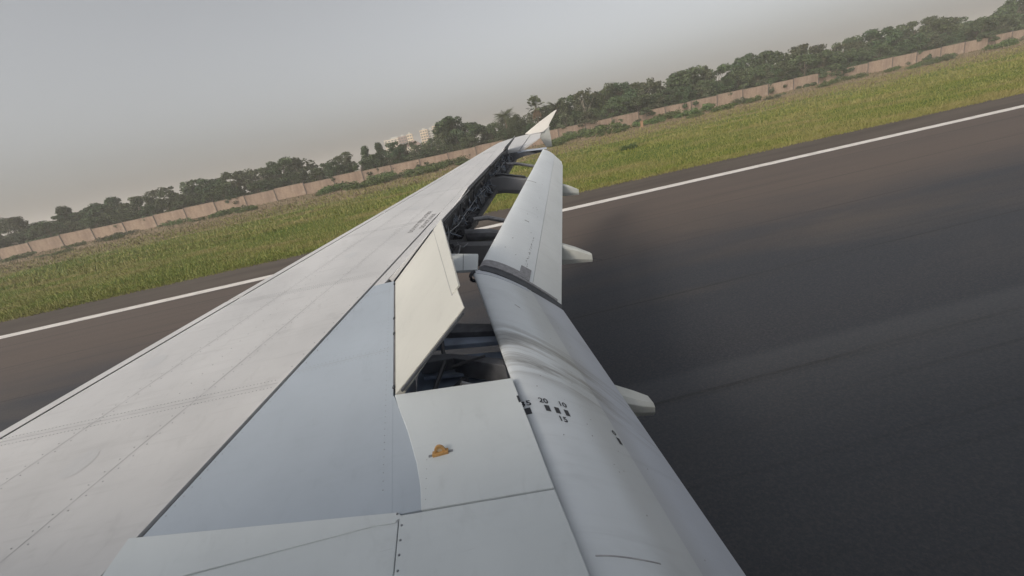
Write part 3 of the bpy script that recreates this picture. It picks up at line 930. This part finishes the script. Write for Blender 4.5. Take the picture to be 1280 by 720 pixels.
def blade(name, pts, y0, y1, zref, mat, parent, th=.05, label=None):
    """vertical fin plate, canted: y goes from y0 at zref to y1 at the far end"""
    zs = [z for x, z in pts]; far = max(zs, key=lambda z: abs(z - zref))
    cx = sum(x for x, z in pts) / len(pts); cz = sum(z for x, z in pts) / len(pts)
    def yy_(z): return y0 + (y1 - y0) * (z - zref) / (far - zref)
    n = len(pts)
    inn = [(cx + (x - cx) * .97, yy_(z) - th / 2, cz + (z - cz) * .97) for x, z in pts]
    mid = [(x, yy_(z), z) for x, z in pts]
    out = [(cx + (x - cx) * .97, yy_(z) + th / 2, cz + (z - cz) * .97) for x, z in pts]
    vs = inn + mid + out
    fs = [tuple(range(n)), tuple(range(3 * n - 1, 2 * n - 1, -1))]
    for r_ in (0, n):
        fs += [(r_ + i, r_ + (i + 1) % n, r_ + n + (i + 1) % n, r_ + n + i) for i in range(n)]
    return mesh(name, vs, fs, mat, parent, False, .006, label)
fe = blade('wingtip_fence', [(2.55, 4.215), (2.63, 4.262), (3.15, 4.52), (3.694, 4.752), (3.78, 4.770), (3.60, 4.56), (3.436, 4.371), (3.395, 4.277), (3.16, 4.16), (2.74, 4.185)], 15.22, 15.30, 4.2, M['white'], plane, .06, 'tall white fence on the wing tip')
blade('lower_blade', [(3.16, 4.17), (3.40, 4.285), (3.43, 3.95), (3.44, 3.645), (3.235, 3.655), (3.06, 3.98), (2.98, 4.14)], 15.235, 15.36, 4.25, M['fairing'], fe, .05)  # duller colour than the upper blade paints in the weaker light on its cant
tube('fence_fairing', [(2.7, 15.22, 4.19), (3.0, 15.24, 4.19), (3.25, 15.24, 4.22), (3.44, 15.24, 4.29)], .045, M['white'], fe, 10, .012)
tube('static_wick', [(2.5, 12.19, S(12.2) - .12), (2.66, 12.15, S(12.2) - .10)], .01, M['strip'], plane, 5)

# ---- body of the same aircraft, behind the camera
rings = []
for x, r_, zc in ((-17, .05, 3.3), (-16.5, .6, 3.35), (-15.5, 1.1, 3.5), (-14, 1.6, 3.7), (-12, 1.9, 3.9), (-10, 1.97, 3.95), (8, 1.97, 3.95), (12, 1.75, 4.15), (16, 1.1, 4.7), (19, .45, 5.2), (20.5, .12, 5.5)):
    rings.append([(x, -2.10 + r_ * math.cos(2 * math.pi * i / 40), zc + 1.02 * r_ * math.sin(2 * math.pi * i / 40)) for i in range(40)])
loft('fuselage', rings, M['fuselage'], plane)
rings = []
for x, h, b, in ((-7.5, .3, .4), (-5.5, .95, 1.6), (-1, 1.15, 1.95), (2.5, .95, 1.6), (4.5, .3, .5)):
    rings.append([(x, -2.10 + b * math.cos(2 * math.pi * i / 24), 2.35 + h * math.sin(2 * math.pi * i / 24)) for i in range(24)])
loft('belly_fairing', rings, M['fairing'], plane)

# ------------------------------------------------------------------ boundary wall
WY = 130.0
wall = empty('boundary_wall', (20, WY, 0))
tag(wall, 'long pinkish brown brick wall running behind the grass in front of the trees', 'wall')
v, f = join_geo([box_geo(-4.04, 4.04, -.12, .12, 0, 3.12)])
wme = None
cme = None
i = 0
for k_ in range(-25, 28):
    x = k_ * 8.1 - 5.0
    if wme is None:
        o = mesh('panel', v, f, M['wall'], wall); wme = o.data
        v2, f2 = box_geo(-4.04, 4.04, -.17, .17, 3.123, 3.22)
        q = mesh('coping', v2, f2, M['coping'], wall); cme = q.data
        v3, f3 = join_geo([box_geo(-.09, .09, -.24, .16, 0, 3.35), box_geo(-.12, .12, -.28, .2, 3.35, 3.43)])
        p_ = mesh('post', v3, f3, M['post'], wall); pme = p_.data
    else:
        o = link('panel', wme, wall); q = link('coping', cme, wall); p_ = link('post', pme, wall)
    dz = random.uniform(-.28, .12)
    o.location = (x - 20, 0, dz); q.location = (x - 20, 0, dz); p_.location = (x - 20 + 4.05, 0, dz)

# ------------------------------------------------------------------ far buildings
def tower(x, y, blocks, label, rz=0):
    """blocks: (dx, dy, w, d, h, material, floors, bays)"""
    t = empty('apartment_building', (x, y, 0), rz)
    tag(t, label, 'building')
    for dx, dy, w_, d_, h, mat, fl, bays in blocks:
        v, f = box_geo(dx - w_ / 2, dx + w_ / 2, dy - d_ / 2, dy + d_ / 2, 0, h)
        mesh('wall', v, f, mat, t)
        v, f = box_geo(dx - w_ / 2 - .3, dx + w_ / 2 + .3, dy - d_ / 2 - .3, dy + d_ / 2 + .3, h + .002, h + .9)
        mesh('roof', v, f, mat, t)
        v, f = box_geo(dx - w_ * .15, dx + w_ * .2, dy - 2, dy + 2, h + .9, h + 3.2)
        mesh('lift_house', v, f, M['bgrey'], t)
        fh = h / fl
        bw = w_ / bays
        wm = None
        for a in range(fl):
            v, f = box_geo(dx - w_ / 2 - .2, dx + w_ / 2 + .2, dy - d_ / 2 - 1.1, dy - d_ / 2 - .004, a * fh + .1, a * fh + .75)
            if bays > 2 and a > 0:
                mesh('balcony', v, f, mat, t)
            for b in range(bays):
                if wm is None:
                    v, f = box_geo(-bw * .33, bw * .33, -.12, .05, -.75, .75)
                    o = mesh('window', v, f, M['glass'], t); wm = o.data
                else:
                    o = link('window', wm, t)
                o.location = (dx - w_ / 2 + (b + .5) * bw, dy - d_ / 2, (a + .62) * fh)
    return t
tower(-21.5, 600, [(-5.5, 0, 9.5, 14, 30.5, M['bcream'], 10, 3), (3.0, 2, 6.5, 12, 29.5, M['bgrey'], 10, 2), (10.5, -1, 8.5, 14, 32.5, M['bcream'], 10, 3)], 'tall cream apartment block with balconies rising just left of the big round tree')
tower(-70, 640, [(0, 0, 26, 14, 29.0, M['bwhite'], 9, 6)], 'pale wide apartment block, farthest left of the far buildings')
tower(-52, 600, [(-3, 0, 10, 12, 28, M['bbrown'], 9, 3), (6.5, -1, 6.5, 12, 29, M['bcream'], 9, 2)], 'brown and cream apartment block between the pale block and the roofed house')
hs_ = empty('house', (-31.5, 430, 0)); tag(hs_, 'low brown roofed house below the tall cream apartment block', 'house')
v, f = box_geo(-6.5, 6.5, -5, 5, 0, 12.5); mesh('wall', v, f, M['bwhite'], hs_)
vs = [(-7.5, -6, 12.505), (7.5, -6, 12.505), (7.5, 6, 12.505), (-7.5, 6, 12.505), (-2.5, 0, 16.6), (2.5, 0, 16.6)]
mesh('roof', vs, [(0, 1, 2, 3), (0, 1, 5, 4), (2, 3, 4, 5), (1, 2, 5), (3, 0, 4)], M['roof'], hs_)
for a in range(4):
    for b in range(4):
        v, f = box_geo(-5.2 + b * 3.1, -3.9 + b * 3.1, -5.06, -4.9, 1.0 + a * 3, 2.6 + a * 3); mesh('window', v, f, M['glass'], hs_)

# ------------------------------------------------------------------ trees
def leaf_arrays(centres, radii, count, size, r_, flat=.75, droop=0):
    """rhombic leaf sprays spread through clumps; returns vertices and quads"""
    n = len(centres) * count
    c_ = np.repeat(np.array(centres), count, 0)
    rad = np.repeat(np.array(radii), count)
    d = r_.normal(size=(n, 3)); d /= np.linalg.norm(d, axis=1)[:, None]
    rr = rad * r_.uniform(.25, 1.0, n) ** .5
    d[:, 2] *= flat
    p = c_ + d * rr[:, None]
    nrm = r_.normal(size=(n, 3)) + d * .8 + np.array([0, 0, .5]); nrm /= np.linalg.norm(nrm, axis=1)[:, None]
    a = np.cross(nrm, r_.normal(size=(n, 3))); a /= np.linalg.norm(a, axis=1)[:, None]
    b = np.cross(nrm, a)
    s = size * r_.uniform(.5, 1.35, n)[:, None]
    V = np.stack([p - a * s, p - b * s * .55, p + a * s, p + b * s * .55], 1).reshape(-1, 3)
    return V
def quads_mesh(name, V, mat):
    n = len(V) // 4
    me = bpy.data.meshes.new(name)
    me.vertices.add(len(V)); me.vertices.foreach_set('co', V.astype(np.float32).ravel())
    me.loops.add(len(V)); me.loops.foreach_set('vertex_index', np.arange(len(V), dtype=np.int32))
    me.polygons.add(n); me.polygons.foreach_set('loop_start', np.arange(0, len(V), 4, dtype=np.int32))
    me.update(calc_edges=True)
    me.materials.append(mat)
    return me

def tree_proto(kind, seed):
    r_ = np.random.default_rng(seed)
    rd = random.Random(seed)
    parts = []
    H = 10.0
    cs, rs = [], []
    if kind == 'round':
        tr, cb, cr, n = .22, .22, .46, 42
    elif kind == 'tall':
        tr, cb, cr, n = .18, .30, .34, 34
    elif kind == 'open':
        tr, cb, cr, n = .16, .45, .42, 24
    else:
        tr, cb, cr, n = .14, .02, .52, 40
    pts = [(0, 0, 0)]
    for i in range(1, 5):
        pts.append((rd.uniform(-.25, .25) * i * .5, rd.uniform(-.2, .2) * i * .5, H * .72 * i / 4))
    parts.append(tube_geo(pts, tr, 7, tr * .35))
    for i in range(n):
        t = rd.uniform(0, 1)
        z = H * (cb + (.90 - cb) * t)
        w_ = {'round': math.sin(math.pi * (.15 + .75 * t)) ** .6, 'tall': (1 - t * .55) * (.6 + .4 * math.sin(9 * t + seed)), 'open': .55 + .45 * math.sin(math.pi * t), 'bushy': (1 - .55 * t)}[kind]
        a = rd.uniform(0, 2 * math.pi)
        q = H * cr * w_ * math.sqrt(rd.uniform(.05, 1))
        c_ = (q * math.cos(a), q * math.sin(a), z)
        cs.append(c_); rs.append(H * rd.uniform(.07, .135) * (.8 if kind == 'open' else 1))
        if i % 2 == 0:
            base_t = rd.uniform(.3, .8)
            b0 = Vector(pts[0]).lerp(Vector(pts[-1]), base_t * min(1, z / (H * .72)))
            mid = b0.lerp(Vector(c_), .5) + Vector((0, 0, .3))
            parts.append(tube_geo([b0, mid, Vector(c_)], tr * .38, 5, .02))
    V = leaf_arrays(cs, rs, {'round': 130, 'tall': 115, 'open': 75, 'bushy': 120}[kind], .27, r_)
    v, f = join_geo(parts)
    me = bpy.data.meshes.new('trunk'); me.from_pydata([tuple(x) for x in v], [], f)
    me.polygons.foreach_set('use_smooth', [True] * len(me.polygons))
    return me, V
protos = []
for kd, sd_, lm, bk in (('round', 1, 'leaf_dark', 'bark'), ('round', 2, 'leaf_mid', 'bark'), ('tall', 3, 'leaf_dark', 'bark'), ('tall', 4, 'leaf_dry', 'pale_bark'), ('open', 5, 'leaf_dry', 'pale_bark'), ('open', 6, 'leaf_mid', 'bark'), ('bushy', 7, 'leaf_mid', 'bark'), ('bushy', 8, 'leaf_dark', 'bark'), ('bushy', 9, 'leaf_dry', 'bark')):
    tm, V = tree_proto(kd, sd_)
    tm.materials.append(M[bk])
    protos.append((tm, quads_mesh('crown', V, M[lm])))
def tree(k_, x, y, h, wid, label, group=None, name='broadleaf_tree', rz=None):
    t = empty(name, (x, y, 0), random.uniform(0, 6.28) if rz is None else rz)
    t.scale = (wid / 10, wid / 10, h / 10)
    tag(t, label, 'tree', group)
    link('trunk', protos[k_][0], t); link('crown', protos[k_][1], t)
    return t
# skyline landmarks: (proto, X, Y, height, width scale, label)
for a in (
    (0, 3.0, 142, 13.6, 14.5, 'big dark round tree standing above the belt right of the cream apartment block'),
    (2, .6, 141, 12.9, 10, 'dark upright tree forming the left shoulder of the big round tree'),
    (0, 7.4, 143, 10.8, 11, 'lower leafy tree sloping down from the right side of the big round tree'),
    (4, 42.0, 136, 13.2, 10, 'tall thin tree with pale bare trunk right of the wingtip fence'),
    (3, 36.0, 139, 11.3, 9.5, 'medium dusty green tree directly behind the tip of the wingtip fence'),
    (5, 49.5, 139, 13.6, 10, 'tall spreading tree with a flat open crown, first of the high crowns at right'),
    (0, 55.5, 141, 13.3, 12, 'tallest wide dark crown near the right side of the tree belt'),
    (4, 61.0, 138, 12.4, 12, 'airy pale crowned tree beside the tallest wide dark crown'),
    (3, 66.5, 140, 11.5, 11, 'dusty tree right of the airy pale crowned tree behind the wall'),
    (1, 31.0, 144, 11.0, 9, 'green tree between the fan palm and the wingtip fence'),
    (1, 22.3, 145, 10.3, 9, 'rounded green tree between the date palm and the fan palm'),
    (6, 13.5, 143, 9.3, 8, 'green tree rising at the left side of the date palm'),
    (9 - 1, -9.5, 141, 8.3, 8, 'dusty low tree under the brown and cream apartment block'),
    (7, -15.5, 140, 9.8, 9, 'dark bushy tree in front of the pale wide apartment block'),
    (2, -20.5, 141, 10.2, 8, 'narrow dark tree farthest left below the pale apartment block'),
):
    tree(*a)
sky_x = [(-200, 9.5), (-150, 10.5), (-100, 8.8), (-60, 9.8), (-21, 9.0), (-12, 7.6), (-3, 7.2), (0, 9), (8, 8.0), (9.5, 5.6), (12, 7.0), (15, 8.8), (22, 8.8), (26, 7.8), (34, 9.6), (38, 9.8), (44, 10.5), (52, 11.5), (60, 11.2), (66, 10.2), (80, 11.5), (110, 12.0), (150, 11.0), (220, 12.5)]
def skyh(x):
    for (a, b), (c_, d) in zip(sky_x, sky_x[1:]):
        if a <= x <= c_:
            return b + (d - b) * (x - a) / (c_ - a)
    return 10
BL = ['small bushy tree close behind the brick wall, low in the green belt', 'green tree in the middle of the belt behind the brick wall', 'tree at the back of the green belt behind the brick wall']
BG = ['bushy trees along the back of the wall', 'trees in the middle of the belt', 'trees at the back of the belt']
rt = random.Random(21)
for row, (y0, sp_, hk) in enumerate(((133.5, 3.3, .80), (143, 4.2, 1.0), (156, 5.0, 1.05))):
    x = -205 + row * 1.7
    while x < 225:
        xx = x + rt.uniform(-1, 1)
        hh = skyh(xx) * hk * (rt.uniform(.70, 1.0) if row == 0 else rt.choice([.66, .82, .95, 1.05, 1.16]) * rt.uniform(.94, 1.02))
        kk = rt.choice([6, 7, 8, 6, 7]) if row == 0 else rt.choice([0, 1, 2, 3, 4, 5, 6, 7, 1, 8, 3])
        if row == 0: hh = max(hh, 4.2)
        tone = {0: 'dark green', 7: 'dark green', 2: 'dark green', 1: 'mid green', 5: 'mid green', 6: 'mid green', 3: 'dusty olive', 4: 'dusty olive', 8: 'dusty olive'}[kk]
        side = 'left of the wing' if xx < -24 else ('right of the orange marker' if xx > 62 else 'between the wing and the orange marker')
        t = tree(kk, xx, y0 + rt.uniform(-1.5, 3), hh * 1.04, max(7.5, hh * rt.uniform(.9, 1.5)), tone + ' ' + ('low bushy tree close behind the wall ' if row == 0 else 'tree in the middle of the belt ' if row == 1 else 'tree at the back of the belt ') + side, tone + ' ' + BG[row] + ' ' + side)
        x += sp_ * rt.uniform(.8, 1.25)

# palms
def frond_geo(az, el, ln, wl, n=9, droop=1.0, leaflets=13):
    """arching rib with paired leaflets, as quads (four vertices each)"""
    out = []
    d = Vector((math.cos(az), math.sin(az), 0))
    side = Vector((-math.sin(az), math.cos(az), 0))
    prev = None
    for i in range(leaflets + 1):
        t = i / leaflets
        e = el - droop * 1.6 * t * t
        p = d * (ln * t * math.cos(el * .6)) + Vector((0, 0, ln * (t * math.sin(el) - droop * .55 * t * t)))
        if prev is not None:
            out += [prev - side * .03, prev + side * .03, p + side * .03, p - side * .03]
            wl_ = wl * math.sin(math.pi * min(1, .15 + t * .8)) 
            for s_ in (-1, 1):
                tip = p + side * s_ * wl_ + d * wl_ * .5 - Vector((0, 0, wl_ * .45))
                out += [prev, prev.lerp(p, .55), tip, tip - d * .05]
        prev = p
    return out
def palm(name, x, y, h, label, fan=False, skirt=False):
    t = empty(name, (x, y, 0)); tag(t, label, 'palm tree')
    pts = [(0, 0, 0), (.12, 0, h * .35), (.1, .05, h * .7), (0, 0, h)]
    tube('trunk', pts, .28 if not fan else .24, M['bark'], t, 8, .18)
    r_ = random.Random(int(x))
    V = []
    if not fan:
        for i in range(46):
            el = r_.uniform(-.35, 1.25)
            V += [Vector(q) + Vector((0, 0, h)) for q in frond_geo(r_.uniform(0, 6.28), el, r_.uniform(3.3, 4.3), .75, droop=r_.uniform(.6, 1.1))]
    else:
        for i in range(44):
            az, el = r_.uniform(0, 6.28), r_.uniform(-.7, 1.4)
            c_ = Vector((math.cos(az) * math.cos(el), math.sin(az) * math.cos(el), math.sin(el))) * r_.uniform(1.1, 2.3) + Vector((0, 0, h + .4))
            ax = (c_ - Vector((0, 0, h))).normalized()
            s1 = ax.cross(Vector((0, 0, 1))).normalized(); s2 = ax.cross(s1)
            base_ = c_
            V += [Vector((0, 0, h)), Vector((0, 0, h + .05)), c_ + s1 * .03, c_ - s1 * .03]
            for k_ in range(11):
                a = -1.7 + 3.4 * k_ / 10
                dd = (ax * math.cos(a) + s1 * math.sin(a)) * r_.uniform(.75, 1.0)
                nn = dd.cross(s2).normalized() * .07
                V += [base_ - nn * .3, base_ + nn * .3, base_ + dd + nn, base_ + dd * 1.1 - nn - Vector((0, 0, .12))]
    link('crown', quads_mesh('palm_crown', np.array([tuple(q) for q in V]), M['leaf_palm']), t)
    if skirt:
        V = []
        for i in range(40):
            V += [Vector(q) * 1.0 + Vector((0, 0, h - .2 - r_.uniform(0, 1.6))) for q in frond_geo(r_.uniform(0, 6.28), -.9, r_.uniform(1.0, 1.7), .28, droop=.8)]
        link('dead_frond_skirt', quads_mesh('skirt', np.array([tuple(q) for q in V]), M['leaf_brown']), t)
    return t
palm('date_palm', 17.6, 134.6, 9.6, 'feathery date palm rising above the belt behind the wing')
palm('fan_palm', 27.9, 138, 10.6, 'round headed fan palm with brown dead fronds left of the wingtip fence', True, True)
palm('date_palm', 34.4, 140, 9.4, 'small brownish palm head just behind the top of the wingtip fence')

# shrubs in front of the wall
sm = []
for s_ in range(4):
    r_ = np.random.default_rng(60 + s_)
    n = 16
    cs = [(r_.uniform(-1.7, 1.7), r_.uniform(-.9, .9), r_.uniform(.15, .75)) for _ in range(n)]
    rs = [r_.uniform(.35, .7) for _ in range(n)]
    V = leaf_arrays(cs, rs, 70, .12, r_)
    V[:, 2] = np.maximum(V[:, 2], .01)
    sm.append(quads_mesh('shrub', V, M['leaf_shrub' if s_ < 3 else 'leaf_dry']))
rs_ = random.Random(8)
def shrub(x, y, s_, label=None):
    o = link('shrub', rs_.choice(sm))
    o.location = (x, y, 0); o.rotation_euler.z = rs_.uniform(-.5, .5)
    o.scale = (s_ * rs_.uniform(1, 1.6), s_, s_ * rs_.uniform(.7, 1.1))
    where = 'left of the wing' if x < -.16 * y else ('right of the orange marker' if x > .43 * y else 'between the wing and the orange marker')
    near = 'against the brick wall' if y > 114 else 'out in the rough grass'
    big = 'broad' if s_ > 1.3 else 'small'
    tag(o, label or f'{big} green shrub {near} {where}', 'shrub', None if label else f'{big} shrubs {near} {where}')
for i in range(95):
    shrub(rs_.uniform(-150, 175), rs_.triangular(90, 128, 108), rs_.uniform(.5, 1.5))
for x, y, s_ in ((-20, 127, 2.0), (-8, 118, 2.2), (-4, 120, 1.7), (1, 116, 2.0), (39, 112, 2.3), (43, 108, 2.0), (47, 104, 2.1), (33, 116, 2.0), (29, 118, 2.1), (56, 112, 2.4), (60, 108, 2.3), (52, 92, 1.6), (-15, 105, 2.0), (-18, 98, 2.0), (-11, 110, 1.9)):
    shrub(x, y, s_ * rs_.uniform(.55, .95))
shrub(20.2, 50.5, .55, 'lone small green bush in the mown grass right of the wing')
# orange marker at the strip's right
mk = empty('marker_post', (42.6, 98, 0)); tag(mk, 'short orange marker post in the rough grass at right', 'marker')
v, f = box_geo(-.28, .28, -.1, .1, 0, 1.3); mesh('post', v, f, M['marker'], mk, False, .03)
v, f = box_geo(-.36, .36, -.16, .16, 1.303, 1.42); mesh('cap', v, f, M['marker'], mk, False, .03)

# grass: tufts along the runway edge, thinning with distance
def tufts(n, y0, y1, pw, hmin, hmax, wid, seed, spread):
    r_ = np.random.default_rng(seed)
    y = y0 + (y1 - y0) * r_.uniform(0, 1, n) ** pw
    x = (r_.uniform(-1, 1, n)) * (spread * y) + .12 * y
    h = r_.uniform(hmin, hmax, n)
    a = r_.uniform(0, 2 * np.pi, n)
    d = np.stack([np.cos(a), np.sin(a), np.zeros(n)], 1)
    lean = r_.normal(0, .35, (n, 3)); lean[:, 2] = 0
    base_ = np.stack([x, y, np.zeros(n)], 1)
    up = np.stack([np.zeros(n), np.zeros(n), h], 1) + lean * h[:, None]
    wv = d * (wid * r_.uniform(.6, 1.4, n))[:, None]
    return np.stack([base_ - wv, base_ + wv, base_ + up + wv * .4, base_ + up - wv * .4], 1).reshape(-1, 3)
V = np.concatenate([tufts(12000, 27.25, 28.2, 1.0, .03, .12, .02, 9, 1.55), tufts(110000, 27.9, 60, 1.5, .05, .20, .02, 1, 1.55), tufts(36000, 45, 95, 1.0, .10, .34, .05, 2, 1.55)])
tag(link('grass', quads_mesh('grass', V, M['grass'])), 'bright green grass verge beside the runway', 'grass', None, 'stuff')
V = tufts(17000, 70, 129, .9, .12, .42, .08, 3, 1.5)
tag(link('dry_weeds', quads_mesh('dry_weeds', V, M['weed'])), 'dry straggling weeds in the dusty strip before the wall', 'weeds', None, 'stuff')

# ------------------------------------------------------------------ haze
g = NB('haze')
g.t.nodes.remove(g.b)
pv = g.n('ShaderNodeVolumePrincipled')
pv.inputs['Color'].default_value = (.93, .91, .88, 1)
pv.inputs['Density'].default_value = .0009
pv.inputs['Anisotropy'].default_value = .1
g.l(pv.outputs[0], g.t.nodes['Material Output'].inputs['Volume'])
v, f = box_geo(-1510, 1510, -210, 1510, -1, 42)
hz = mesh('haze', v, f, g.m)
tag(hz, 'warm grey haze over the airfield', 'haze', None, 'stuff')
